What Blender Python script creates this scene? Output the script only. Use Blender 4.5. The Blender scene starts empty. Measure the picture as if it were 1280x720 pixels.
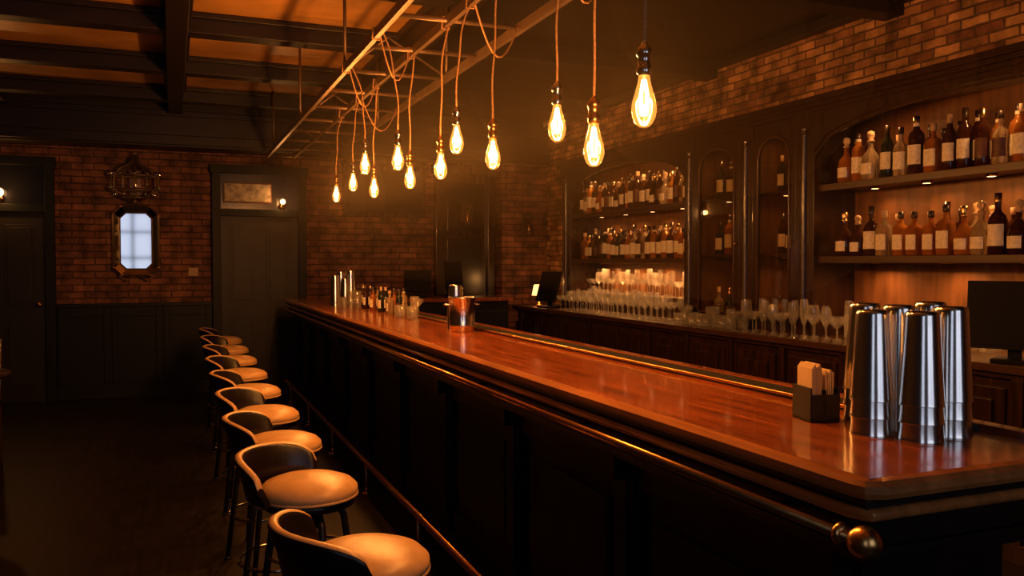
import bpy, bmesh, math, random
from mathutils import Vector, Matrix
random.seed(7)
S = bpy.context.scene
pi = math.pi
S.view_settings.view_transform = 'Standard'

# ------------------------------------------------------------------ materials
def mat(name, base, rough=0.5, metal=0.0, var=0.25, nscale=6.0, stretch=(1,1,1), coat=0.0,
        trans=0.0, emis=None, estr=0.0, bump=0.0, spec=0.5, rvar=0.0):
    m = bpy.data.materials.new(name); m.use_nodes = True
    nt = m.node_tree; b = nt.nodes['Principled BSDF']
    tc = nt.nodes.new('ShaderNodeTexCoord'); mp = nt.nodes.new('ShaderNodeMapping')
    mp.inputs['Scale'].default_value = stretch
    nz = nt.nodes.new('ShaderNodeTexNoise'); nz.inputs['Scale'].default_value = nscale
    nz.inputs['Detail'].default_value = 6
    nt.links.new(tc.outputs['Object'], mp.inputs[0]); nt.links.new(mp.outputs[0], nz.inputs['Vector'])
    cr = nt.nodes.new('ShaderNodeValToRGB')
    cr.color_ramp.elements[0].position = 0.3; cr.color_ramp.elements[1].position = 0.7
    cr.color_ramp.elements[0].color = [c*(1-var) for c in base]+[1]
    cr.color_ramp.elements[1].color = [min(1,c*(1+var)) for c in base]+[1]
    nt.links.new(nz.outputs['Fac'], cr.inputs[0]); nt.links.new(cr.outputs[0], b.inputs['Base Color'])
    b.inputs['Roughness'].default_value = rough
    if rvar:
        mr = nt.nodes.new('ShaderNodeMapRange')
        mr.inputs['To Min'].default_value = max(0.02, rough-rvar); mr.inputs['To Max'].default_value = rough+rvar
        nt.links.new(nz.outputs['Fac'], mr.inputs['Value']); nt.links.new(mr.outputs[0], b.inputs['Roughness'])
    b.inputs['Metallic'].default_value = metal
    b.inputs['Coat Weight'].default_value = coat
    b.inputs['Coat Roughness'].default_value = 0.08
    b.inputs['Transmission Weight'].default_value = trans
    b.inputs['Specular IOR Level'].default_value = spec
    if emis:
        b.inputs['Emission Color'].default_value = list(emis)+[1]
        b.inputs['Emission Strength'].default_value = estr
    if bump:
        bp = nt.nodes.new('ShaderNodeBump'); bp.inputs['Strength'].default_value = bump
        bp.inputs['Distance'].default_value = 0.01
        nt.links.new(nz.outputs['Fac'], bp.inputs['Height']); nt.links.new(bp.outputs[0], b.inputs['Normal'])
    return m

def brick(name, axis, c1, c2, mortar, rowh=.075, bw=.215):
    m = bpy.data.materials.new(name); m.use_nodes = True
    nt = m.node_tree; b = nt.nodes['Principled BSDF']
    tc = nt.nodes.new('ShaderNodeTexCoord'); sp = nt.nodes.new('ShaderNodeSeparateXYZ'); cb = nt.nodes.new('ShaderNodeCombineXYZ')
    nt.links.new(tc.outputs['Object'], sp.inputs[0])
    nt.links.new(sp.outputs[axis], cb.inputs[0]); nt.links.new(sp.outputs['Z'], cb.inputs[1])
    nzw = nt.nodes.new('ShaderNodeTexNoise'); nzw.inputs['Scale'].default_value = 9
    nt.links.new(cb.outputs[0], nzw.inputs['Vector'])
    vm = nt.nodes.new('ShaderNodeVectorMath'); vm.operation = 'MULTIPLY_ADD'
    vm.inputs[1].default_value = (0.014, 0.014, 0)
    nt.links.new(nzw.outputs['Color'], vm.inputs[0]); nt.links.new(cb.outputs[0], vm.inputs[2])
    bt = nt.nodes.new('ShaderNodeTexBrick')
    bt.inputs['Scale'].default_value = 1; bt.inputs['Brick Width'].default_value = bw
    bt.inputs['Row Height'].default_value = rowh; bt.inputs['Mortar Size'].default_value = 0.007
    bt.inputs['Mortar Smooth'].default_value = 0.4; bt.inputs['Bias'].default_value = 0.0
    bt.inputs['Color1'].default_value = c1+(1,); bt.inputs['Color2'].default_value = c2+(1,)
    bt.inputs['Mortar'].default_value = mortar+(1,)
    nt.links.new(vm.outputs[0], bt.inputs['Vector'])
    nz = nt.nodes.new('ShaderNodeTexNoise'); nz.inputs['Scale'].default_value = 6; nz.inputs['Detail'].default_value = 8
    nt.links.new(tc.outputs['Object'], nz.inputs['Vector'])
    mr = nt.nodes.new('ShaderNodeMapRange'); mr.inputs['From Min'].default_value = .32; mr.inputs['From Max'].default_value = .68
    mr.inputs['To Min'].default_value = .30; mr.inputs['To Max'].default_value = 1.6
    nt.links.new(nz.outputs['Fac'], mr.inputs['Value'])
    mx = nt.nodes.new('ShaderNodeMix'); mx.data_type = 'RGBA'; mx.blend_type = 'MULTIPLY'; mx.inputs[0].default_value = 1
    nt.links.new(bt.outputs['Color'], mx.inputs[6]); nt.links.new(mr.outputs[0], mx.inputs[7])
    nt.links.new(mx.outputs[2], b.inputs['Base Color'])
    b.inputs['Roughness'].default_value = 0.7
    ad = nt.nodes.new('ShaderNodeMath'); ad.operation = 'MULTIPLY_ADD'; ad.inputs[1].default_value = -1.0
    nt.links.new(bt.outputs['Fac'], ad.inputs[0])
    nz2 = nt.nodes.new('ShaderNodeTexNoise'); nz2.inputs['Scale'].default_value = 30
    nt.links.new(tc.outputs['Object'], nz2.inputs['Vector']); nt.links.new(nz2.outputs['Fac'], ad.inputs[2])
    bp = nt.nodes.new('ShaderNodeBump'); bp.inputs['Strength'].default_value = 1.0; bp.inputs['Distance'].default_value = 0.014
    nt.links.new(ad.outputs[0], bp.inputs['Height']); nt.links.new(bp.outputs[0], b.inputs['Normal'])
    return m

def thin_glass(name, tint, gloss=0.04, emis=None, estr=0, glow_haze=0, ior=1.6):
    # thin glass: reflection on the outer faces only, straight-through transmission
    m = bpy.data.materials.new(name); m.use_nodes = True
    nt = m.node_tree; nt.nodes.clear()
    out = nt.nodes.new('ShaderNodeOutputMaterial'); tr = nt.nodes.new('ShaderNodeBsdfTransparent')
    gl = nt.nodes.new('ShaderNodeBsdfGlossy'); gl.inputs['Roughness'].default_value = gloss
    nz = nt.nodes.new('ShaderNodeTexNoise'); nz.inputs['Scale'].default_value = 3
    cr = nt.nodes.new('ShaderNodeValToRGB')
    cr.color_ramp.elements[0].color = [c*.93 for c in tint]+[1]; cr.color_ramp.elements[1].color = list(tint)+[1]
    nt.links.new(nz.outputs['Fac'], cr.inputs[0]); nt.links.new(cr.outputs[0], tr.inputs[0])
    fr = nt.nodes.new('ShaderNodeLayerWeight'); fr.inputs[0].default_value = 1-1/ior
    ge = nt.nodes.new('ShaderNodeNewGeometry')
    inv = nt.nodes.new('ShaderNodeMath'); inv.operation='MULTIPLY_ADD'; inv.inputs[1].default_value=-.85; inv.inputs[2].default_value=1
    nt.links.new(ge.outputs['Backfacing'], inv.inputs[0])
    mu = nt.nodes.new('ShaderNodeMath'); mu.operation='MULTIPLY'
    cl = nt.nodes.new('ShaderNodeMath'); cl.operation='MINIMUM'; cl.inputs[1].default_value=.75
    nt.links.new(fr.outputs['Fresnel'], cl.inputs[0])
    nt.links.new(cl.outputs[0], mu.inputs[0]); nt.links.new(inv.outputs[0], mu.inputs[1])
    mx = nt.nodes.new('ShaderNodeMixShader')
    nt.links.new(mu.outputs[0], mx.inputs[0]); nt.links.new(tr.outputs[0], mx.inputs[1]); nt.links.new(gl.outputs[0], mx.inputs[2])
    last = mx
    if glow_haze:  # milky diffuse mixed in so clear glass looks brighter lit
        df = nt.nodes.new('ShaderNodeBsdfDiffuse'); df.inputs[0].default_value = (.9,.82,.7,1)
        tl = nt.nodes.new('ShaderNodeBsdfTranslucent'); tl.inputs[0].default_value = (.9,.82,.7,1)
        m1 = nt.nodes.new('ShaderNodeMixShader'); nt.links.new(df.outputs[0], m1.inputs[1]); nt.links.new(tl.outputs[0], m1.inputs[2])
        m2 = nt.nodes.new('ShaderNodeMixShader'); m2.inputs[0].default_value = glow_haze
        nt.links.new(last.outputs[0], m2.inputs[1]); nt.links.new(m1.outputs[0], m2.inputs[2]); last = m2
    if emis:
        em = nt.nodes.new('ShaderNodeEmission'); em.inputs[0].default_value = list(emis)+[1]; em.inputs[1].default_value = estr
        ad = nt.nodes.new('ShaderNodeAddShader'); nt.links.new(last.outputs[0], ad.inputs[0]); nt.links.new(em.outputs[0], ad.inputs[1]); last = ad
    nt.links.new(last.outputs[0], out.inputs[0])
    return m

def emit(name, col, st):
    return mat(name, col, 0.5, var=0.05, emis=col, estr=st)

M = {}
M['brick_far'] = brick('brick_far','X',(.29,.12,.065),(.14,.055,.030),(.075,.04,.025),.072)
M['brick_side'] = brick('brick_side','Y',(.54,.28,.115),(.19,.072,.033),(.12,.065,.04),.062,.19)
M['green'] = mat('dark_green_paint',(.0040,.0062,.0040),.5,var=.3,spec=.3)
M['door'] = mat('door_paint',(.020,.017,.010),.45,var=.2,nscale=3,spec=.35)
M['wood'] = mat('dark_cabinet_wood',(.030,.012,.005),.26,var=.5,nscale=5,stretch=(6,6,.6),coat=.3)
M['woodin'] = mat('cabinet_back_wood',(.17,.070,.027),.35,var=.35,nscale=5,stretch=(4,4,.6))
M['shelf'] = mat('shelf_wood',(.06,.024,.010),.3,var=.4,nscale=6,stretch=(5,.6,5),coat=.3)
M['bartop'] = mat('mahogany_bar_top',(.24,.058,.012),.24,var=.55,nscale=5,stretch=(8,.5,3),coat=.5,rvar=.07)
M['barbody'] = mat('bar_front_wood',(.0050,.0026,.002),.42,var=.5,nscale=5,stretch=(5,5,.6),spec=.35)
M['baredge'] = mat('bar_edge_wood',(.36,.13,.035),.20,var=.3,nscale=6,stretch=(5,.5,5),coat=.6)
M['brass'] = mat('aged_brass',(.70,.38,.13),.27,1.0,var=.2,nscale=14)
M['steel'] = mat('polished_steel',(.88,.85,.80),.17,1.0,var=.05,nscale=10)
M['chrome'] = mat('chrome',(.6,.58,.55),.15,1.0,var=.1)
M['black'] = mat('black_metal',(.010,.008,.007),.35,var=.3)
M['iron'] = mat('dark_iron',(.20,.13,.08),.4,.6,var=.3)
M['rubber'] = mat('rubber_mat',(.008,.007,.007),.6,var=.3,nscale=80,bump=.5)
M['leather_tan'] = mat('tan_leather',(.66,.39,.16),.36,var=.14,nscale=18,bump=.15)
M['leather_blk'] = mat('black_leather',(.010,.006,.004),.32,var=.3,nscale=20,bump=.15)
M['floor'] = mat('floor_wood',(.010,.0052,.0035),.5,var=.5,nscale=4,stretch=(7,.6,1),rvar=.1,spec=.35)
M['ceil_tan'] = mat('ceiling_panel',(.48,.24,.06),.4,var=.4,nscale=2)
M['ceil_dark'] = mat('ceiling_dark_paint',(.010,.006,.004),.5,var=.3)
M['beam'] = mat('beam_wood',(.010,.005,.0035),.45,var=.45,nscale=5,stretch=(.8,5,5))
M['plaster'] = mat('dark_plaster',(.02,.012,.008),.7,var=.3)
M['glass'] = thin_glass('clear_glassware',(.96,.95,.92),.10,glow_haze=.13,ior=2.0)
M['pane'] = thin_glass('cabinet_pane',(.92,.88,.80),.03,ior=1.5)
M['bulb'] = thin_glass('bulb_glass',(1,.9,.75),.03,(1,.36,.055),.62)
M['filament'] = emit('filament',(1,.68,.34),22)
M['mirror'] = mat('mirror_silver',(.72,.72,.72),.05,1.0,var=.02)
M['label'] = mat('paper_label',(.82,.72,.55),.6,var=.2,nscale=60)
M['label2'] = mat('dark_label',(.10,.03,.015),.5,var=.4,nscale=60)
M['amber'] = mat('amber_liquor',(.48,.17,.03),.06,trans=.5,var=.3)
M['clearb'] = mat('clear_bottle',(.66,.50,.30),.06,trans=.7,var=.1)
M['greenb'] = mat('dark_green_bottle',(.02,.024,.010),.08,trans=.2,var=.2)
M['brownb'] = mat('brown_bottle',(.05,.015,.006),.08,trans=.3,var=.2)
M['cap'] = mat('bottle_cap_dark',(.03,.015,.01),.3,var=.2)
M['capg'] = mat('bottle_cap_gold',(.8,.5,.2),.25,1.0,var=.2)
M['cork'] = mat('cork',(.5,.33,.18),.7,var=.3,nscale=50)
M['white'] = mat('white_card',(.62,.44,.24),.6,var=.1)
M['screen'] = mat('black_screen',(.008,.008,.010),.22,var=.1)
M['plastic'] = mat('matte_black_plastic',(.003,.0025,.0025),.6,var=.2,spec=.2)
M['lampw'] = emit('lamp_warm',(1,.5,.17),9)
M['lampsoft'] = emit('lamp_soft',(1,.45,.14),3)
M['sky'] = emit('window_daylight',(.62,.75,1.0),1.2)
M['cord'] = mat('cloth_cord',(.50,.27,.11),.8,var=.3,nscale=90)
M['sketch'] = mat('ink_sketch',(.42,.36,.27),.6,var=.55,nscale=16)

# ------------------------------------------------------------------ mesh builder
class B:
    def __init__(s): s.bm = bmesh.new(); s.mats = []
    def mi(s, k):
        if k not in s.mats: s.mats.append(k)
        return s.mats.index(k)
    def box(s, x0,x1,y0,y1,z0,z1,k,Mx=None):
        mi = s.mi(k)
        vs = [Vector((x,y,z)) for x in (x0,x1) for y in (y0,y1) for z in (z0,z1)]
        if Mx: vs = [Mx@v for v in vs]
        v = [s.bm.verts.new(p) for p in vs]
        for f in ((0,1,3,2),(4,6,7,5),(0,4,5,1),(2,3,7,6),(0,2,6,4),(1,5,7,3)):
            fc = s.bm.faces.new([v[i] for i in f]); fc.material_index = mi
    def lathe(s, prof, c, k, seg=20, n=2.0, a0=0, a1=2*pi, neck=None, Mx=None, sx=1, sy=1):
        mi = s.mi(k); full = abs(a1-a0-2*pi)<1e-6
        cnt = seg if full else seg+1; rings=[]
        for (r,z) in prof:
            ring=[]
            for i in range(cnt):
                a = a0+(a1-a0)*i/seg
                nn = n if (neck is None or z<neck) else 2.0
                q = 1.0 if nn==2.0 else 1.0/((abs(math.cos(a))**nn+abs(math.sin(a))**nn)**(1/nn))
                p = Vector((r*q*math.cos(a)*sx, r*q*math.sin(a)*sy, z))
                if Mx: p = Mx@p
                ring.append(s.bm.verts.new(p+Vector(c)))
            rings.append(ring)
        for a,b in zip(rings[:-1],rings[1:]):
            for i in range(seg):
                j=(i+1)%cnt
                f=s.bm.faces.new((a[i],a[j],b[j],b[i])); f.material_index=mi; f.smooth=True
    def tube(s, pts, r, k, seg=8, closed=False):
        mi=s.mi(k); pts=[Vector(p) for p in pts]; rings=[]; n=len(pts); up=None
        for i,p in enumerate(pts):
            if closed: t=(pts[(i+1)%n]-pts[i-1])
            else: t=pts[min(i+1,n-1)]-pts[max(i-1,0)]
            t.normalize()
            if up is None:
                up = Vector((0,0,1)) if abs(t.z)<.9 else Vector((1,0,0))
            u=(up-t*up.dot(t)).normalized(); w=t.cross(u); up=u
            rings.append([s.bm.verts.new(p+(u*math.cos(a)+w*math.sin(a))*r) for a in [2*pi*j/seg for j in range(seg)]])
        pr = list(zip(rings[:-1],rings[1:]))+([(rings[-1],rings[0])] if closed else [])
        for a,b in pr:
            for j in range(seg):
                f=s.bm.faces.new((a[j],a[(j+1)%seg],b[(j+1)%seg],b[j])); f.material_index=mi; f.smooth=True
        if not closed:
            for rg in (rings[0],rings[-1]):
                f=s.bm.faces.new(rg); f.material_index=mi
    def ball(s,c,r,k,seg=14,sz=1.0):
        pr=[(max(.0004,r*math.sin(pi*i/10)), -r*sz*math.cos(pi*i/10)) for i in range(11)]
        s.lathe(pr,c,k,seg)
    def strip(s, ys, zlo, zhi, x0, x1, k):
        mi=s.mi(k); cols=[]
        for y,a,b in zip(ys,zlo,zhi):
            cols.append([s.bm.verts.new(q) for q in ((x0,y,a),(x0,y,b),(x1,y,b),(x1,y,a))])
        for a,b in zip(cols[:-1],cols[1:]):
            for i in range(4):
                j=(i+1)%4
                f=s.bm.faces.new((a[i],b[i],b[j],a[j])); f.material_index=mi
        for cc in (cols[0],cols[-1]):
            f=s.bm.faces.new(cc); f.material_index=mi
    def done(s, name, bevel=0, loc=None, rot=0, parent=None):
        bmesh.ops.recalc_face_normals(s.bm, faces=s.bm.faces)
        me=bpy.data.meshes.new(name); s.bm.to_mesh(me); s.bm.free()
        for k in s.mats: me.materials.append(M[k])
        o=bpy.data.objects.new(name,me); S.collection.objects.link(o)
        if loc: o.location=loc
        o.rotation_euler=(0,0,rot)
        if bevel:
            md=o.modifiers.new('bevel','BEVEL'); md.width=bevel; md.segments=2; md.limit_method='ANGLE'; md.angle_limit=.7
        if parent: o.parent=parent
        return o
def inst(o,name,loc,rot=0,scale=None):
    q=bpy.data.objects.new(name,o.data); S.collection.objects.link(q); q.location=loc; q.rotation_euler=(0,0,rot)
    if scale: q.scale=scale
    for m in o.modifiers:
        d=q.modifiers.new(m.name,m.type)
        if m.type=='BEVEL': d.width=m.width; d.segments=m.segments; d.limit_method='ANGLE'; d.angle_limit=m.angle_limit
    return q
def light(name,kind,loc,power,col,size=.05,rot=None,parent=None,spot=None):
    l=bpy.data.lights.new(name,kind); l.energy=power; l.color=col
    if kind=='AREA': l.size=size
    else: l.shadow_soft_size=size
    o=bpy.data.objects.new(name,l); S.collection.objects.link(o); o.location=loc
    if rot: o.rotation_euler=rot
    if parent: o.parent=parent
    return o

XL,XR,YB,YF,ZC = -2.6,4.4,-1.5,10.0,3.2
# ------------------------------------------------------------------ room shell
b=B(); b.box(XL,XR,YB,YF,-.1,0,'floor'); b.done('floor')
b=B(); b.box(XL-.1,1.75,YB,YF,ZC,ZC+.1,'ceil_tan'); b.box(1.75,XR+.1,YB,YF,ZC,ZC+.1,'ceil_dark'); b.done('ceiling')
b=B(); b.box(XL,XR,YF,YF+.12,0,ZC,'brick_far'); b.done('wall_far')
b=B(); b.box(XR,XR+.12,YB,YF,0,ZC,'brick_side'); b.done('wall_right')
b=B(); b.box(XL-.12,XL,YB,YF,0,ZC,'plaster'); b.done('wall_left')
b=B()
wz0,wz1=1.0,2.7
edges=[XL,-1.5,-.35,.7,2.3,XR]
for i in (0,2,4): b.box(edges[i],edges[i+1],YB-.12,YB,0,ZC,'plaster')
for i in (1,3):
    b.box(edges[i],edges[i+1],YB-.12,YB,0,wz0,'plaster'); b.box(edges[i],edges[i+1],YB-.12,YB,wz1,ZC,'plaster')
b.done('wall_back')
for n,(wx0,wx1) in enumerate(((-1.5,-.35),(.7,2.3))):  # second window is unseen, added for its reflection in the shaker tins
    b=B()
    b.box(wx0,wx1,YB-.09,YB-.07,wz0,wz1,'sky')
    for x in (wx0,wx1-.06,(wx0+wx1)/2+.06): b.box(x,x+.06,YB-.07,YB-.01,wz0,wz1,'wood')
    for z in (wz0,wz1-.06,1.55,2.15): b.box(wx0,wx1,YB-.07,YB-.01,z,z+.05,'wood')
    b.done('window_%d'%(n+1))
b=B()
for x0,x1 in ((-1.13,.42),(1.45,2.98),(-2.6,-2.22)):
    b.box(x0,x1,YF-.03,YF,0,.98,'green')
    b.box(x0,x1,YF-.055,YF,.98,1.02,'green')
    n=max(1,round((x1-x0)/.5)); w=(x1-x0)/n
    for i in range(n):
        a=x0+i*w
        b.box(a+.01,a+.07,YF-.045,YF-.03,.16,.98,'green'); b.box(a+w-.07,a+w-.01,YF-.045,YF-.03,.16,.98,'green')
        b.box(a+.07,a+w-.07,YF-.045,YF-.03,.88,.98,'green')
b.done('trim_wainscot',.004)
b=B()
for x0,x1 in ((-1.13,.42),(1.45,2.98),(-2.6,-2.22)): b.box(x0,x1,YF-.06,YF-.03,0,.15,'green')
b.done('baseboard_far',.004)
b=B(); b.box(XL,XR,9.62,YF,2.68,ZC,'beam'); b.box(XL,XR,9.58,9.62,2.70,2.80,'beam'); b.box(XL,XR,9.59,9.62,3.0,3.06,'beam'); b.done('beam_soffit_far',.006)
for y in (9.1,7.75,6.4,5.05,3.7,2.35,1.0,-.35):
    b=B(); b.box(XL,1.70,y-.08,y+.08,3.06,ZC,'beam'); b.box(XL,1.70,y-.12,y+.12,3.16,ZC,'beam'); b.done('ceiling_beam',.006)
for x in (-1.55,.05,1.70):
    b=B(); b.box(x-.07,x+.07,YB,9.6,3.02,ZC,'beam'); b.box(x-.10,x+.10,YB,9.6,3.15,ZC,'beam'); b.done('ceiling_beam',.006)
for y in (8.2,6.2,4.2,2.2,.2):
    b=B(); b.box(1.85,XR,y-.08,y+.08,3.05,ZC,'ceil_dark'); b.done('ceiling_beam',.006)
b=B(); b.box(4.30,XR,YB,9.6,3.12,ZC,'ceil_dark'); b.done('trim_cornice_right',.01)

def door(x0,x1,name,sketch=False):
    b=B(); y=YF-.001
    b.box(x0,x0+.09,y-.09,y,0,2.50,'green'); b.box(x1-.09,x1,y-.09,y,0,2.50,'green')
    b.box(x0-.02,x1+.02,y-.11,y,2.46,2.55,'green'); b.box(x0+.09,x1-.09,y-.08,y,1.98,2.06,'green')
    b.box(x0+.09,x1-.09,y-.04,y,0,1.98,'door')
    w=x1-x0-.18; a=x0+.09
    for z0,z1 in ((.15,.85),(1.0,1.85)):
        for i in range(2):
            p0=a+.10+i*(w/2-.03); p1=p0+w/2-.17
            b.box(p0,p1,y-.046,y-.04,z0,z1,'door'); b.box(p0+.03,p1-.03,y-.056,y-.046,z0+.03,z1-.03,'door')
    b.box(a,x1-.09,y-.03,y,2.06,2.46,'screen')
    if sketch:
        b.box(a+.03,a+.56,y-.05,y-.03,2.13,2.36,'label2'); b.box(a+.045,a+.545,y-.055,y-.05,2.145,2.345,'sketch')
    b.ball((x1-.15,y-.08,1.02),.028,'brass'); b.tube([(x1-.15,y-.04,1.02),(x1-.15,y-.08,1.02)],.01,'brass')
    return b.done(name,.005)
door(.42,1.45,'door_1',True)
door(-2.2,-1.13,'door_2')
b=B(); yy=YF-.001
b.box(3.0,3.09,9.88,yy,0,2.62,'wood'); b.box(3.68,3.77,9.88,yy,0,2.62,'wood'); b.box(2.97,3.79,9.86,yy,2.55,2.67,'wood')
b.box(3.09,3.68,9.95,yy,0,2.55,'wood')
for z0,z1 in ((.15,.9),(1.05,1.75),(1.85,2.45)):
    b.box(3.16,3.61,9.93,9.95,z0,z1,'screen' if z0>1 else 'wood')
b.ball((3.62,9.92,1.02),.026,'brass')
b.done('door_3',.005)
b=B(); b.box(3.80,XR-.001,9.72,YF-.001,0,2.679,'brick_far'); b.done('wall_pilaster')

b=B(); b.box(1.88,2.88,9.93,YF-.001,2.0,2.62,'wood'); b.box(1.94,2.82,9.925,9.935,2.06,2.56,'screen')
b.box(1.86,2.90,9.91,YF-.001,2.60,2.66,'wood'); b.done('television',.006)
b=B(); b.box(.17,.27,9.985,YF-.001,1.31,1.40,'white'); b.box(.205,.215,9.978,9.985,1.34,1.37,'white'); b.box(.225,.235,9.978,9.985,1.34,1.37,'white'); b.done('light_switch',.003)

def globe_lamp(loc,name,r=.035,p=2.5):
    b=B(); x,y,z=loc
    b.lathe([(.0005,0),(.04,0),(.04,.012),(.015,.02),(.0005,.021)],(x,y,z),'brass',16,Mx=Matrix.Rotation(pi/2,3,'X').to_4x4())
    b.tube([(x,y,z),(x,y-.07,z),(x,y-.09,z+.03)],.007,'brass')
    b.ball((x,y-.09,z+.05),r,'lampw')
    o=b.done(name)
    light('lamp_light','POINT',(x,y-.09-r-.02,z+.05),p,(1,.40,.10),.03,parent=o)
globe_lamp((1.18,YF-.035,2.10),'globe_sconce',.030,5)
globe_lamp((-1.62,YF-.035,2.12),'globe_sconce',.045,6)

# ornate octagonal mirror + crown sconce
b=B(); cx,cz=-.355,1.69
def octa(w,h,c=.3):
    k=w*c*1.2; return [(-w,-h+k),(-w+k,-h),(w-k,-h),(w,-h+k),(w,h-k),(w-k,h),(-w+k,h),(-w,h-k)]
def octring(b,w0,h0,w1,h1,y0,y1,k):
    mi=b.mi(k); A=octa(w0,h0); C=octa(w1,h1)
    va=[b.bm.verts.new((cx+p[0],y0,cz+p[1])) for p in A]; vc=[b.bm.verts.new((cx+p[0],y1,cz+p[1])) for p in C]
    for i in range(8):
        j=(i+1)%8; f=b.bm.faces.new((va[i],va[j],vc[j],vc[i])); f.material_index=mi
    return va,vc
octring(b,.235,.385,.235,.385,YF-.001,9.95,'iron')
octring(b,.235,.385,.215,.365,9.95,9.93,'iron')
octring(b,.215,.365,.165,.310,9.93,9.955,'mirror')
octring(b,.165,.310,.157,.302,9.955,9.945,'iron')
va,vc=octring(b,.157,.302,.150,.295,9.945,9.955,'iron')
f=b.bm.faces.new(vc); f.material_index=b.mi('mirror')
for i in range(8):
    p=octa(.22,.37)[i]; b.ball((cx+p[0],9.935,cz+p[1]),.016,'brass',8)
for sx in (-1,1):
    b.tube([(cx+sx*.02,9.94,cz-.37),(cx+sx*.10,9.94,cz-.43),(cx+sx*.17,9.94,cz-.38),(cx+sx*.12,9.94,cz-.34)],.010,'iron',6)
b.done('ornate_mirror')
b=B()
for z,r in ((2.15,.12),(2.23,.23),(2.38,.23)):
    b.tube([(cx+r*math.cos(a),9.84+.55*r*math.sin(a),z) for a in [2*pi*i/20 for i in range(20)]],.013,'iron',6,True)
for i in range(12):
    a=2*pi*i/12; ca,sa=math.cos(a),.55*math.sin(a)
    b.tube([(cx+.05*ca,9.84+.05*sa,2.12),(cx+.12*ca,9.84+.12*sa,2.15),(cx+.23*ca,9.84+.23*sa,2.23),(cx+.23*ca,9.84+.23*sa,2.38),(cx+.17*ca,9.84+.17*sa,2.45),(cx+.05*ca,9.84+.05*sa,2.51),(cx+.01*ca,9.84+.01*sa,2.60)],.011,'iron',6)
    b.ball((cx+.24*ca,9.84+.24*sa,2.40),.024,'chrome',8)
    b.ball((cx+.24*ca,9.84+.24*sa,2.25),.016,'chrome',8)
    b.lathe([(.0005,0),(.016,.02),(.012,.045),(.0005,.07)],(cx+.20*ca,9.84+.20*sa,2.15),'chrome',8)
b.ball((cx,9.84,2.11),.025,'iron'); b.ball((cx,9.84,2.62),.022,'iron')
b.tube([(cx,9.84,2.11),(cx,9.84,2.61)],.008,'iron'); b.tube([(cx,YF-.002,2.3),(cx,9.84,2.3)],.012,'iron')
b.lathe([(.008,.0),(.011,.03),(.009,.05),(.0005,.07)],(cx,9.84,2.24),'lampsoft',12)
b.box(cx-.06,cx+.06,9.975,YF-.001,2.15,2.45,'iron')
b.done('crown_sconce')

def lantern(x,y,z,name,yw):
    b=B()
    b.box(x-.04,x+.04,yw-.02,yw-.001,z-.08,z+.14,'iron')
    b.tube([(x,yw-.01,z+.10),(x,y+.06,z+.17),(x,y,z+.16)],.008,'iron')
    b.lathe([(.0005,.16),(.02,.15),(.07,.10),(.075,.09),(.0005,.09)],(x,y,z),'iron',8)
    b.lathe([(.05,-.09),(.065,.09)],(x,y,z),'pane',8)
    for i in range(8):
        a=2*pi*i/8; b.tube([(x+.05*math.cos(a),y+.05*math.sin(a),z-.09),(x+.066*math.cos(a),y+.066*math.sin(a),z+.09)],.004,'iron',5)
    b.lathe([(.0005,-.13),(.02,-.12),(.055,-.09),(.0005,-.088)],(x,y,z),'iron',8)
    b.lathe([(.012,-.08),(.016,-.02),(.010,.02),(.0005,.03)],(x,y,z),'brass',10)
    return b.done(name)
lantern(4.1,9.57,1.92,'lantern_sconce',9.72)
lantern(3.38,9.80,2.05,'lantern_sconce',9.93)

# ------------------------------------------------------------------ BAR
YN,YE=1.11,9.25
b=B()
b.box(1.135,1.70,YN+.015,YE,1.03,1.07,'bartop')
prof=[(1.135,1.07),(1.122,1.067),(1.113,1.058),(1.112,1.045),(1.118,1.035),(1.13,1.03)]
mi=b.mi('baredge')
for i in range(len(prof)-1):
    (xa,za),(xb,zb)=prof[i],prof[i+1]
    oa=1.135-xa; ob=1.135-xb
    P=lambda o,z:[(1.135-o,YE,z),(1.135-o,YN+.04-.0,z),(1.135+.0-o*.7,YN+.015-o*.7+.01,z),(1.16,YN+.015-o,z),(1.74,YN+.015-o,z)]
    A=[b.bm.verts.new(p) for p in P(oa,za)]; C=[b.bm.verts.new(p) for p in P(ob,zb)]
    for j in range(4):
        f=b.bm.faces.new((A[j],A[j+1],C[j+1],C[j])); f.material_index=mi; f.smooth=True
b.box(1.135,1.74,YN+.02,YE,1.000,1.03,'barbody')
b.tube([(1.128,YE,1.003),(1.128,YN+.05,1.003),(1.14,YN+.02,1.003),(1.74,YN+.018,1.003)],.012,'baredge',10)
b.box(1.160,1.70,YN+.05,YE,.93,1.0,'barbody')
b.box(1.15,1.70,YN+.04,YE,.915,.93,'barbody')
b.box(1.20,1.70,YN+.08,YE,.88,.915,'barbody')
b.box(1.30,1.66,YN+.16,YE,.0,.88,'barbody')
y=YN+.16; w=.90
while y<YE-.2:
    b.box(1.265,1.30,y,y+.11,.12,.88,'barbody')
    b.box(1.255,1.27,y+.02,y+.09,.18,.82,'barbody')
    y1=min(y+w,YE)
    b.box(1.28,1.30,y+.11,y1,.78,.88,'barbody'); b.box(1.28,1.30,y+.11,y1,.12,.22,'barbody')
    b.box(1.285,1.30,y+.19,y1-.08,.30,.70,'barbody')
    b.box(1.22,1.30,y+.03,y+.08,.80,.90,'barbody')
    y+=w
b.box(1.24,1.30,YN+.13,YE,0,.12,'barbody')
b.box(1.34,1.62,YN+.14,YN+.16,.2,.78,'barbody')
b.box(1.70,1.74,YN+.02,YE,1.0,1.085,'bartop')
b.box(1.60,1.70,YN+.25,YE-.2,1.07,1.082,'rubber')
b.tube([(1.60,YN+.25,1.082),(1.60,YE-.2,1.082)],.006,'brass',6)
b.done('bar_counter',.003)
b=B()
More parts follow.
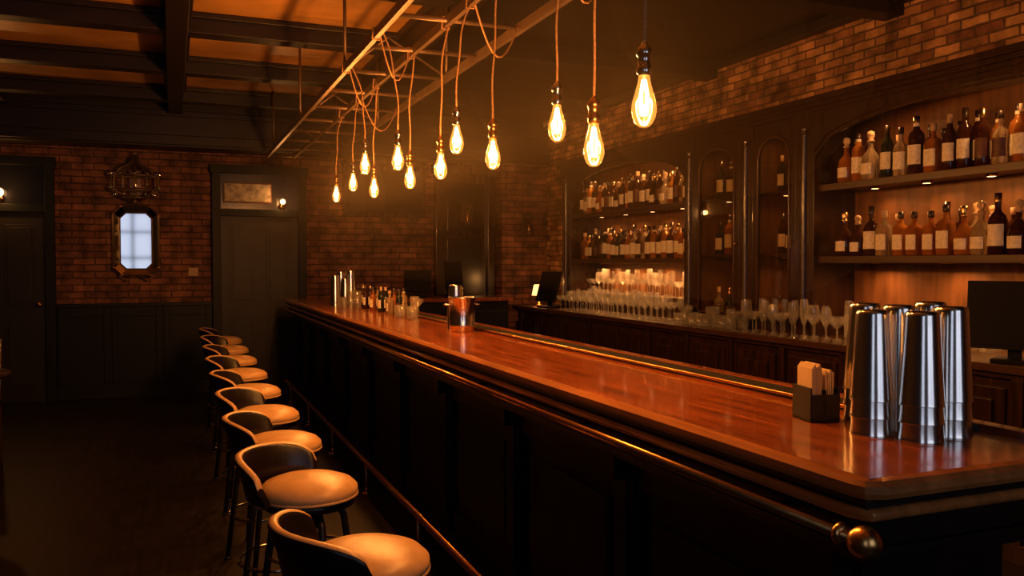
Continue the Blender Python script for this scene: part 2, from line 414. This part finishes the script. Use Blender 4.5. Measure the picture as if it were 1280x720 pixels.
b.tube([(1.115,YE-.05,.962),(1.115,YN+.02,.962)],.0125,'brass',14)
b.ball((1.115,YN+.005,.962),.030,'brass',20)
b.lathe([(.012,.0),(.022,.004),(.022,.012),(.013,.018)],(1.115,YN+.05,.962),'brass',16,Mx=Matrix.Rotation(-pi/2,3,'X').to_4x4())
y=YN+.25
while y<YE:
    b.tube([(1.115,y,.962),(1.16,y,.962)],.008,'brass',8); y+=.9
b.done('brass_bar_rail')
b=B()
b.tube([(1.12,YE-.05,.20),(1.12,YN+.15,.20)],.019,'brass',14)
b.ball((1.12,YN+.14,.20),.026,'brass'); 
y=YN+.5
while y<YE:
    b.tube([(1.12,y,.20),(1.12,y,.04),(1.235,y,.02)],.010,'brass',8); b.lathe([(.03,0),(.03,.01),(.0005,.012)],(1.12,y,0),'brass',12)
    b.tube([(1.12,y,.04),(1.12,y,.0)],.010,'brass',8); y+=1.2
b.done('brass_foot_rail')

# ------------------------------------------------------------------ STOOL
def make_stool():
    b=B(); zs=.715
    b.lathe([(.0005,zs+.014),(.06,zs+.012),(.11,zs+.005),(.145,zs-.008),(.164,zs-.026),(.166,zs-.045),(.150,zs-.060),(.13,zs-.064)],(0,0,0),'leather_tan',36)
    b.tube([(.162*math.cos(2*pi*i/32),.162*math.sin(2*pi*i/32),zs-.052) for i in range(32)],.006,'leather_tan',6,True)
    b.lathe([(.0005,zs-.055),(.150,zs-.055),(.152,zs-.085),(.10,zs-.10),(.0005,zs-.10)],(0,0,0),'leather_blk',32)
    N=36; span=math.radians(72); rings=[]
    mo=b.mi('leather_blk'); mt=b.mi('leather_tan')
    for i in range(N+1):
        t=-1+2*i/N; a=pi+t*span
        e=math.sqrt(max(0,1-abs(t)**3))
        ztop=zs+.012+.080*e; zb=zs-.05
        ri=.174+.012*(1-t*t); ro=ri+.022
        lean=.030
        sec=[(ri,zb),(ri+lean*.5,(zb+ztop)/2),(ri+lean-.003,ztop-.010),(ri+lean+.002,ztop-.001),(ri+lean+.012,ztop+.005),(ro+lean+.003,ztop-.001),(ro+lean+.005,ztop-.012),(ro+lean*.5,(zb+ztop)/2),(ro,zb),((ri+ro)/2,zb-.008)]
        rings.append([b.bm.verts.new((r*math.cos(a),r*math.sin(a),z)) for r,z in sec])
    for a_,c_ in zip(rings[:-1],rings[1:]):
        for j in range(10):
            k=(j+1)%10
            f=b.bm.faces.new((a_[j],a_[k],c_[k],c_[j])); f.smooth=True
            f.material_index = mt if j in (3,4) else mo
    for rg in (rings[0],rings[-1]):
        f=b.bm.faces.new(rg); f.material_index=mo
    for a in (pi-.9,pi,pi+.9):
        b.tube([(.13*math.cos(a),.13*math.sin(a),zs-.08),(.19*math.cos(a),.19*math.sin(a),zs-.065),(.192*math.cos(a),.192*math.sin(a),zs-.03)],.008,'iron',8)
    for i in range(4):
        a=pi/4+i*pi/2
        b.tube([(.09*math.cos(a),.09*math.sin(a),zs-.09),(.125*math.cos(a),.125*math.sin(a),zs-.14),(.205*math.cos(a),.205*math.sin(a),0.008)],.0125,'black',10)
        b.lathe([(.0005,0),(.018,0),(.016,.012),(.0005,.014)],(.205*math.cos(a),.205*math.sin(a),0),'black',10)
    b.tube([(.178*math.cos(2*pi*i/32),.178*math.sin(2*pi*i/32),.20) for i in range(32)],.009,'chrome',8,True)
    b.tube([(.142*math.cos(2*pi*i/32),.142*math.sin(2*pi*i/32),.47) for i in range(32)],.006,'chrome',8,True)
    b.lathe([(.0005,zs-.17),(.03,zs-.17),(.03,zs-.09),(.0005,zs-.09)],(0,0,0),'black',16)
    return b
stool=make_stool().done('bar_stool',0,(.455,2.13,0),math.radians(10))
for y,x,r in ((2.90,.425,-34),(3.66,.425,-14),(4.38,.43,-24),(5.2,.435,-8),(6.02,.44,-18),(6.9,.45,-10),(7.8,.46,-20),(8.75,.475,-8)):
    inst(stool,'bar_stool',(x,y,0),math.radians(r))

# ------------------------------------------------------------------ pendant ladder frame
b=B(); ZR=2.62
for x in (.98,1.25,1.62):
    b.box(x-.012,x+.012,.6,9.5,ZR-.024,ZR+.024,'iron')
y=.8
while y<9.5:
    b.tube([(.98,y,ZR),(1.62,y,ZR)],.012,'iron',8); y+=.62
for y in (1.3,3.2,5.1,7.0,8.9):
    for x in (.98,1.62): b.tube([(x,y,ZR),(x,y,ZC)],.010,'iron',8)
    b.tube([(.98,y,ZR+.0),(1.25,y+.02,ZR+.22),(1.62,y,ZR)],.008,'iron',8)
b.done('hanging_light_frame')

BW=[(1.092,1.823,1.852),(1.177,2.253,1.804),(1.249,2.667,1.937),(1.240,3.274,1.903),(1.179,3.568,2.0),(1.217,3.930,1.922),(1.087,4.253,1.993),(1.237,4.570,1.929),(1.090,5.061,2.052),(1.229,5.436,1.942),(1.203,5.986,2.027),(1.201,6.634,1.991)]
for i,(x,y,z) in enumerate(BW):
    b=B(); z0=z-.065
    b.lathe([(.0005,0),(.012,.002),(.022,.011),(.029,.027),(.032,.045),(.029,.066),(.022,.09),(.016,.112),(.0135,.13),(.0135,.142)],(x,y,z0),'bulb',20)
    for j in range(6):
        a=2*pi*j/6+.3
        b.tube([(x+.004*math.cos(a),y+.004*math.sin(a),z0+.118),(x+.012*math.cos(a+.25),y+.012*math.sin(a+.25),z0+.07),(x+.008*math.cos(a+.5),y+.008*math.sin(a+.5),z0+.03)],.0022,'filament',5)
    b.tube([(x,y,z0+.14),(x,y,z0+.10)],.005,'glass',6)
    b.lathe([(.014,.128),(.0185,.134),(.0185,.150),(.0165,.152),(.0165,.175),(.020,.178),(.020,.19),(.012,.20),(.005,.212),(.0005,.213)],(x,y,z0),'chrome' if i%2==0 else 'brass',16)
    rx=min((.98,1.25,1.62),key=lambda q:abs(q-x-.0))
    top=[]; zt=z0+.21; K=14
    for j in range(K+1):
        t=j/K; wob=.008*math.sin(t*9+i)*(math.sin(pi*t))
        top.append((x+(rx+.02-x)*t**3+wob, y+wob*.8, zt+(ZR+.03-zt)*t))
    top+= [(rx-.018,y+.008,ZR+.028),(rx-.020,y+.014,ZR-.028),(rx+.018,y+.024,ZR-.028),(rx+.018,y+.03,ZR+.03)]
    if i%2==0:
        nx={.98:1.25,1.25:1.62,1.62:1.25}[rx]
        for j in range(1,11):
            t=j/10; top.append((rx+.018+(nx-rx-.018)*t,y+.034+.30*t,ZR+.03-.22*math.sin(pi*t)))
    b.tube(top,.0045,'cord',6)
    o=b.done('edison_pendant_light')
    light('bulb_light','POINT',(x,y,z0+.06),25,(1,.38,.085),.028,parent=o)

# ------------------------------------------------------------------ BACK BAR CABINET
X0=4.0; XB=4.39
b=B()
CN,CF=1.6,8.4
b.box(3.76,XB,CN,9.1,.0,.92,'wood'); b.box(3.70,XB,CN-.03,9.13,.92,.96,'shelf'); b.box(3.73,XB,CN-.01,9.1,.89,.92,'wood')
y=CN+.05
while y<9.0:
    b.box(3.735,3.76,y,y+.06,.1,.89,'wood'); y2=min(y+.56,9.05)
    b.box(3.745,3.76,y+.10,y2-.04,.16,.84,'wood'); b.box(3.73,3.745,y+.16,y2-.10,.22,.78,'wood')
    b.ball((3.735,y+.12,.55),.012,'brass',8); y+=.56
b.box(3.74,3.76,CN,9.1,0,.1,'wood')
b.box(4.36,XB,2.0,8.4,.96,2.5,'woodin')
def column(y0,y1,x=X0):
    b.box(x,XB,y0,y1,.96,2.46,'wood'); yc=(y0+y1)/2
    b.box(x-.02,x,y0-.01,y1+.01,.96,1.08,'wood'); b.box(x-.02,x,y0-.01,y1+.01,2.36,2.46,'wood')
    b.lathe([(.026,0),(.022,.03),(.020,1.24),(.026,1.28)],(x-.004,yc,1.08),'wood',14)
    b.lathe([(.030,0),(.034,.012),(.030,.024)],(x-.004,yc,1.09),'wood',14); b.lathe([(.030,0),(.036,.012),(.030,.024)],(x-.004,yc,2.32),'wood',14)
for y0,y1 in ((8.2,8.4),(5.86,6.02),(5.12,5.28),(4.48,4.66),(2.0,2.2)): column(y0,y1)
def arch(y0,y1,zs,za,zt,x0,x1,k='wood',n=20):
    ys=[y0+(y1-y0)*i/n for i in range(n+1)]
    lo=[zs+(za-zs)*math.sqrt(max(0,1-((i/n-.5)*2)**2)) for i in range(n+1)]
    b.strip(ys,lo,[zt]*(n+1),x0,x1,k)
for y0,y1 in ((6.02,8.2),(2.2,4.48)):
    arch(y0,y1,2.16,2.40,2.46,4.0,4.03)
    arch(y0+.0,y1-.0,2.19,2.42,2.46,3.985,4.0)
    for z in (1.97,1.49):
        b.box(4.05,4.36,y0,y1,z-.028,z,'shelf'); b.box(4.04,4.055,y0,y1,z-.040,z+.006,'shelf')
    b.box(4.03,4.36,y0,y1,2.44,2.46,'wood')
for y0,y1 in ((5.28,5.86),(4.66,5.12)):
    b.box(4.0,4.03,y0,y0+.05,.98,2.46,'wood'); b.box(4.0,4.03,y1-.05,y1,.98,2.46,'wood'); b.box(4.0,4.03,y0,y1,.96,1.05,'wood')
    arch(y0+.05,y1-.05,2.22,2.36,2.46,4.0,4.03,n=14)
    ya,yb=y0+.06,y1-.06; pts=[(3.996,ya,1.06),(3.996,ya,2.21)]
    for q in range(1,12):
        t=q/12; pts.append((3.996,ya+(yb-ya)*t,2.21+.14*math.sqrt(max(0,1-(2*t-1)**2))))
    pts+=[(3.996,yb,2.21),(3.996,yb,1.06)]
    b.tube(pts,.009,'shelf',8); b.tube([(3.996,ya,1.06),(3.996,yb,1.06)],.009,'shelf',8)
    b.box(4.012,4.024,y0+.05,y1-.05,1.05,2.40,'pane')
    b.box(4.035,4.36,y1-.012,y1-.001,.98,2.44,'woodin'); b.box(4.035,4.36,y0+.001,y0+.012,.98,2.44,'woodin')  # lighter side liners added so the bay interiors look lit
    b.box(4.035,4.36,y0,y1,2.44,2.46,'woodin')
    for z in (1.97,1.52): b.box(4.05,4.36,y0+.013,y1-.013,z-.02,z,'shelf')
    b.ball((3.985,y0+.03,1.6),.012,'brass',8)
b.box(3.98,XB,1.98,8.42,2.46,2.49,'wood'); b.box(3.965,XB,1.95,8.45,2.49,2.52,'wood'); b.box(3.95,XB,1.92,8.48,2.52,2.56,'wood')
b.done('back_bar_cabinet',.004)

def puck(x,y,z,p):
    b=B(); b.lathe([(.0005,0),(.032,0),(.034,-.012),(.024,-.014)],(x,y,z),'brass',16); b.lathe([(.024,-.013),(.0005,-.0131)],(x,y,z),'lampw',16)
    o=b.done('shelf_puck_light')
    l=light('puck_lamp','AREA',(x,y,z-.02),p,(1,.42,.12),.04,parent=o); l.data.spread=math.radians(150)
for y in (4.15,3.75,3.32,2.6): puck(4.20,y,1.942,1.1)
for y in (4.15,3.6,3.1,2.6): puck(4.2,y,1.462,2.2)
for y in (4.0,3.2): puck(4.10,y,2.44,1.2)
for y in (7.8,7.3,6.8,6.3):
    puck(4.17,y,1.942,1.2); puck(4.2,y,1.462,3.0); puck(4.10,y,2.44,1.2)
for y in (5.57,4.89):
    puck(4.12,y,2.44,.35); puck(4.12,y,1.95,.3); puck(4.12,y,1.50,.4)  # added lamps to brighten the dark door bays, no known fittings

# ------------------------------------------------------------------ bottles
def bottle(b,x,y,z,rnd,kind=None,s=1.0,light_ones=False):
    kind=kind or rnd.choice(['whisky','wine','square','decanter','round','wine'])
    g=rnd.choice(['amber','amber','clearb','brownb'] if light_ones else ['amber','clearb','brownb','brownb','greenb'])
    cap=rnd.choice(['cap','cap','capg','cork']); lab=rnd.choice(['label','label','label','label2'])
    A0,A1=pi-1.25,pi+1.25
    def P(l): return [(r*s,h*s) for r,h in l]
    c=(x,y,z)
    if kind=='wine':
        g=rnd.choice(['greenb','brownb','brownb'])
        b.lathe(P([(.0005,.0),(.034,0),(.036,.006),(.036,.185),(.030,.208),(.016,.228),(.0135,.25),(.0135,.292)]),c,g,18)
        b.lathe(P([(.0145,.25),(.0145,.298),(.0005,.299)]),c,cap,12); b.lathe(P([(.0368,.05),(.0368,.145)]),c,lab,10,a0=A0,a1=A1)
    elif kind=='square':
        b.lathe(P([(.0005,.0),(.035,0),(.038,.006),(.038,.155),(.032,.175),(.016,.19),(.0135,.20),(.0135,.235)]),c,g,24,n=5,neck=.18*s)
        b.lathe(P([(.016,.222),(.018,.226),(.018,.262),(.0005,.264)]),c,cap,12)
        b.lathe(P([(.0388,.035),(.0388,.125)]),c,lab,12,n=5,a0=A0+.35,a1=A1-.35)
    elif kind=='decanter':
        b.lathe(P([(.0005,.0),(.046,0),(.050,.01),(.050,.10),(.043,.135),(.020,.165),(.015,.18),(.015,.215)]),c,rnd.choice(['clearb','amber','brownb']),20)
        b.lathe(P([(.016,.208),(.020,.212),(.020,.218),(.012,.224),(.022,.245),(.018,.265),(.0005,.272)]),c,rnd.choice(['capg','cork','clearb']),12)
        b.lathe(P([(.0508,.03),(.0508,.09)]),c,'label',10,a0=A0+.4,a1=A1-.4)
    elif kind=='round':
        b.lathe(P([(.0005,.0),(.040,0),(.043,.008),(.040,.10),(.043,.15),(.034,.182),(.016,.20),(.014,.215),(.014,.262)]),c,g,18)
        b.lathe(P([(.016,.245),(.016,.285),(.0005,.286)]),c,cap,12); b.lathe(P([(.0435,.04),(.0415,.10),(.0435,.14)]),c,lab,10,a0=A0,a1=A1)
    else:
        b.lathe(P([(.0005,.0),(.037,0),(.040,.006),(.040,.19),(.034,.212),(.018,.23),(.015,.245),(.015,.275)]),c,g,18)
        b.lathe(P([(.0165,.262),(.0165,.298),(.0005,.30)]),c,cap,12); b.lathe(P([(.0408,.05),(.0408,.15)]),c,lab,10,a0=A0,a1=A1)
        b.lathe(P([(.0155,.245),(.0155,.262)]),c,lab,12)
def row(y0,y1,z,seed,step=.10,kinds=None,xs=(4.12,4.25),s=1.0,lo=False):
    rnd=random.Random(seed); b=B()
    for ri,x in enumerate(xs):
        y=y0+.06+ri*.04
        while y<y1-.05:
            k=rnd.choice(kinds) if kinds else None
            bottle(b,x+rnd.uniform(-.01,.01),y,z,rnd,k,s*rnd.uniform(.9,1.08),lo); y+=step*rnd.uniform(.95,1.12)
    return b.done('liquor_bottles')
row(2.25,4.46,1.976,1,.108,['wine','decanter','square','round','whisky','decanter'],(4.11,4.26),1.08,True)
row(2.25,4.46,1.496,2,.106,['square','square','decanter','round','decanter'],(4.11,4.26),1.08,True)
row(6.05,8.17,1.976,3,.090,None,(4.11,4.25),1.08)
row(6.05,8.17,1.496,4,.090,['wine','whisky','round','square'],(4.11,4.25),1.05)
row(4.68,5.10,1.972,5,.11,['wine','whisky'],(4.14,),.98); row(4.68,5.10,1.522,6,.11,['wine','decanter','square'],(4.14,),1.0)
row(5.30,5.84,1.522,7,.11,['wine','round','whisky'],(4.14,),1.0); row(5.30,5.84,1.972,8,.11,['whisky','wine'],(4.14,),.98)
row(4.68,5.10,.962,9,.12,['wine','square'],(4.16,),1.0); row(5.30,5.84,.962,10,.12,['wine','round'],(4.16,),1.0)

def glass(b,x,y,z,kind,s=1.0):
    c=(x,y,z)
    if kind=='wine': pr=[(.0005,.001),(.032,.0),(.032,.003),(.006,.010),(.004,.02),(.004,.085),(.012,.095),(.030,.115),(.036,.14),(.035,.17),(.029,.205)]
    elif kind=='coupe': pr=[(.0005,.001),(.032,.0),(.032,.003),(.005,.010),(.004,.02),(.004,.09),(.02,.10),(.042,.125),(.046,.145)]
    elif kind=='high': pr=[(.0005,.004),(.028,.0),(.030,.004),(.032,.15),(.0305,.15),(.028,.012),(.0005,.012)]
    elif kind=='flute': pr=[(.0005,.001),(.028,.0),(.028,.003),(.005,.010),(.004,.02),(.004,.08),(.014,.10),(.024,.14),(.025,.19),(.021,.235)]
    else: pr=[(.0005,.004),(.036,.0),(.038,.004),(.041,.09),(.039,.09),(.036,.014),(.0005,.012)]
    b.lathe([(r*s,h*s) for r,h in pr],c,'glass',14)
def glasses(y0,y1,z,kinds,xs,step,seed):
    rnd=random.Random(seed); b=B()
    for x in xs:
        y=y0
        while y<y1:
            glass(b,x+rnd.uniform(-.005,.005),y+rnd.uniform(-.006,.006),z,rnd.choice(kinds),rnd.uniform(.95,1.1)); y+=step
    return b
b=glasses(6.15,8.1,.961,['wine','coupe','flute'],(3.82,3.95,4.06),.10,11)
b.done('bar_glassware')
b=B(); b.box(4.12,4.34,6.1,8.12,.961,1.14,'shelf'); b.done('glass_riser_shelf',.004)
b=glasses(6.15,8.1,1.141,['wine','flute','coupe'],(4.17,4.27),.10,12); b.done('bar_glassware')
b=glasses(3.9,5.0,.961,['wine','coupe','flute','coupe'],(3.76,3.86,3.95),.10,13); b.done('bar_glassware')
b=glasses(5.1,5.85,.961,['rocks','rocks','high'],(3.80,3.90),.10,14); b.done('bar_glassware')
b=glasses(3.25,4.3,.961,['high','wine'],(4.08,4.18,4.28),.11,15); b.done('bar_glassware')

def monitor(loc,rot,w,h,name,tilt=-.25,k='screen'):
    b=B(); T=Matrix.Translation((0,0,.06+h/2))@Matrix.Rotation(tilt,4,'Y')
    b.box(-.10,.10,-.09,.09,0,.018,'plastic'); b.box(.005,.03,-.03,.03,.015,.10+h*.4,'plastic')
    b.box(-.018,.018,-w/2,w/2,-h/2,h/2,'plastic',T); b.box(-.021,-.018,-w/2+.015,w/2-.015,-h/2+.02,h/2-.015,k,T)
    return b.done(name,.004,loc,rot)
monitor((3.86,8.45,.961),.3,.30,.34,'pos_terminal',.3,'plastic')
monitor((3.86,2.91,.961),.5,.42,.34,'pos_terminal',.1,'plastic')
b=B(); b.box(2.35,3.5,8.75,9.3,0,1.03,'barbody'); b.box(2.31,3.54,8.70,9.34,1.03,1.07,'bartop')
for i in range(3): b.box(2.41+i*.37,2.72+i*.37,8.735,8.75,.15,.92,'barbody')
b.done('service_counter',.004)
monitor((2.52,9.0,1.071),1.2,.30,.24,'pos_terminal',.2,'plastic')
monitor((2.95,9.05,1.071),1.5,.20,.34,'pos_terminal',.3,'plastic')
b=B(); b.lathe([(.0005,0),(.05,0),(.05,.012),(.012,.02),(.010,.13),(.0005,.13)],(0,0,0),'brass',18)
b.lathe([(.085,.12),(.06,.24)],(0,0,0),'lampsoft',20)
o=b.done('table_lamp',0,(3.92,8.85,.961)); light('table_lamp_bulb','POINT',(0,0,.28),3,(1,.42,.11),.03,parent=o)

# ------------------------------------------------------------------ shaker tins
def tin_stack(n=3,h=.20,step=.038):
    b=B()
    for i in range(n):
        z=i*step; last=i==n-1; hh=h if last else step+.004
        r0=.0465; rt=.034; top=lambda q:r0-(r0-rt)*q/h
        pr=[(r0+.001,z),(r0+.0012,z+.002),(r0+.0004,z+.004),(r0,z+.008),(top(hh*.5),z+hh*.5)]
        if last: pr+=[(top(h*.8),z+h*.8),(rt+.001,z+h-.01),(rt,z+h-.003),(rt-.003,z+h),(.026,z+h-.001),(.024,z+h-.004),(.0005,z+h-.005)]
        else: pr+=[(top(hh),z+hh)]
        b.lathe(pr,(0,0,0),'steel',32)
    return b
t0=tin_stack().done('shaker_tin_stack',0,(1.445,1.43,1.0702))
for x,y,s in ((1.544,1.449,1.03),(1.492,1.338,1.0),(1.592,1.352,1.03),(1.644,1.452,1.05),(1.544,1.552,1.03)):
    inst(t0,'shaker_tin_stack',(x,y,1.0702),0,(1,1,s))
for x,y,s in ((1.44,7.75,1.1),(1.53,7.85,1.0),(1.50,7.60,1.15),(1.42,7.45,.9),(1.36,7.6,1.0)):
    inst(t0,'shaker_tin_stack',(x,y,1.0702),0,(1,1,s))
b=B()
b.lathe([(.0005,0),(.066,0),(.070,.006),(.071,.03),(.073,.035),(.071,.04),(.074,.18),(.078,.185),(.078,.192),(.072,.192),(.069,.05),(.0005,.04)],(0,0,0),'steel',36)
b.tube([(.074,-.025,.15),(.10,-.02,.15),(.10,.02,.15),(.074,.025,.15)],.005,'steel',8); b.tube([(-.074,-.025,.15),(-.10,-.02,.15),(-.10,.02,.15),(-.074,.025,.15)],.005,'steel',8)
b.done('steel_ice_bucket',0,(1.50,4.45,1.0702))
inst(t0,'shaker_tin_stack',(1.52,4.62,1.0702),0,(1.1,1.1,.93))
b=B()
b.box(-.045,.045,-.05,.05,0,.006,'black'); b.box(-.045,-.040,-.05,.05,0,.075,'black'); b.box(.040,.045,-.05,.05,0,.075,'black')
b.box(-.045,.045,-.05,-.045,0,.06,'black'); b.box(-.045,.045,.045,.05,0,.075,'black'); b.box(-.003,.003,-.05,.05,0,.07,'black')
for i in range(7): b.box(-.036+i*.0045,-.0325+i*.0045,-.04,.04,.006,.118+.004*(i%3),'white')
for i in range(4): b.box(.008+i*.007,.013+i*.007,-.035,.035,.006,.112-.005*(i%2),'white')
o=b.done('napkin_caddy',.001,(1.45,1.61,1.0702),-.2); o.scale=(.85,.85,1.1)
b=B(); rnd=random.Random(5)
for i in range(12): bottle(b,1.50+.07*(i%2),5.85+i*.14,1.0705,rnd,rnd.choice(['whisky','round','wine','square']),.66)
b.done('bitters_bottles')
b=B()
for i,(x,y,k) in enumerate(((1.50,5.5,'rocks'),(1.55,5.62,'high'),(1.46,5.68,'rocks'),(1.48,5.32,'coupe'),(1.42,6.9,'high'),(1.40,7.05,'high'),(1.36,7.2,'rocks'))): glass(b,x,y,1.0705,k)
b.done('bar_glassware')
b=B()
for i in range(4):
    x,y=1.65,6.2+i*.35
    b.lathe([(.02,0),(.022,.002),(.006,.035),(.006,.04),(.018,.075),(.017,.075),(.005,.042)],(x,y,1.0835),'steel',14)
b.done('jigger_set')

b=B(); b.lathe([(.0005,.72),(.36,.72),(.38,.735),(.38,.75),(.0005,.752)],(0,0,0),'wood',32); b.lathe([(.03,.03),(.03,.72)],(0,0,0),'black',12); b.lathe([(.0005,.0),(.22,0),(.22,.015),(.05,.04),(.0005,.04)],(0,0,0),'black',24)
b.done('round_table',0,(-1.35,6.2,0))
b=B()
b.box(-.2,.2,-.2,.2,.42,.47,'leather_blk'); 
for sx in (-.18,.18):
    b.tube([(sx,-.18,0),(sx,-.18,.42)],.016,'wood'); b.tube([(sx,.18,0),(sx,.18,.45),(sx,.23,.9)],.016,'wood')
for z in (.6,.72,.86): b.box(-.18,.18,.195+(z-.6)*.12,.215+(z-.6)*.12,z,z+.05,'wood')
ch=b.done('dining_chair',.006,(-1.35,6.85,0),0)
inst(ch,'dining_chair',(-1.35,5.55,0),pi)
inst(ch,'dining_chair',(-2.0,6.2,0),pi/2)

# added scattering volume imitates bloom around the bulbs, thinning outwards in nested layers
root=bpy.data.objects.new('bulb_bloom_haze',None); S.collection.objects.link(root)
vm=bpy.data.materials.new('bulb_bloom_scatter'); vm.use_nodes=True; nt=vm.node_tree; nt.nodes.clear()
vo=nt.nodes.new('ShaderNodeOutputMaterial'); vs=nt.nodes.new('ShaderNodeVolumeScatter'); vs.inputs['Density'].default_value=.0046; vs.inputs['Anisotropy'].default_value=.3
vs.inputs['Color'].default_value=(1,.8,.5,1)
nt.links.new(vs.outputs[0],vo.inputs['Volume']); M['glow_haze']=vm
for i,r in enumerate((.28,.48,.72)):
    b=B(); b.tube([(1.18,1.75-r*.3,2.08),(1.18,7.2+r,2.08)],r,'glow_haze',40); b.done('bulb_bloom_layer_%d'%i,parent=root)

w=bpy.data.worlds.new('World'); S.world=w; w.use_nodes=True
w.node_tree.nodes['Background'].inputs[0].default_value=(1,.5,.2,1); w.node_tree.nodes['Background'].inputs[1].default_value=.0
cam=bpy.data.cameras.new('camera'); cam.lens=29.53; cam.sensor_width=36; cam.clip_start=.05
co=bpy.data.objects.new('camera',cam); S.collection.objects.link(co); co.location=(0,0,1.45)
co.rotation_euler=(math.radians(90-1.69),0,math.radians(-22.04)); S.camera=co
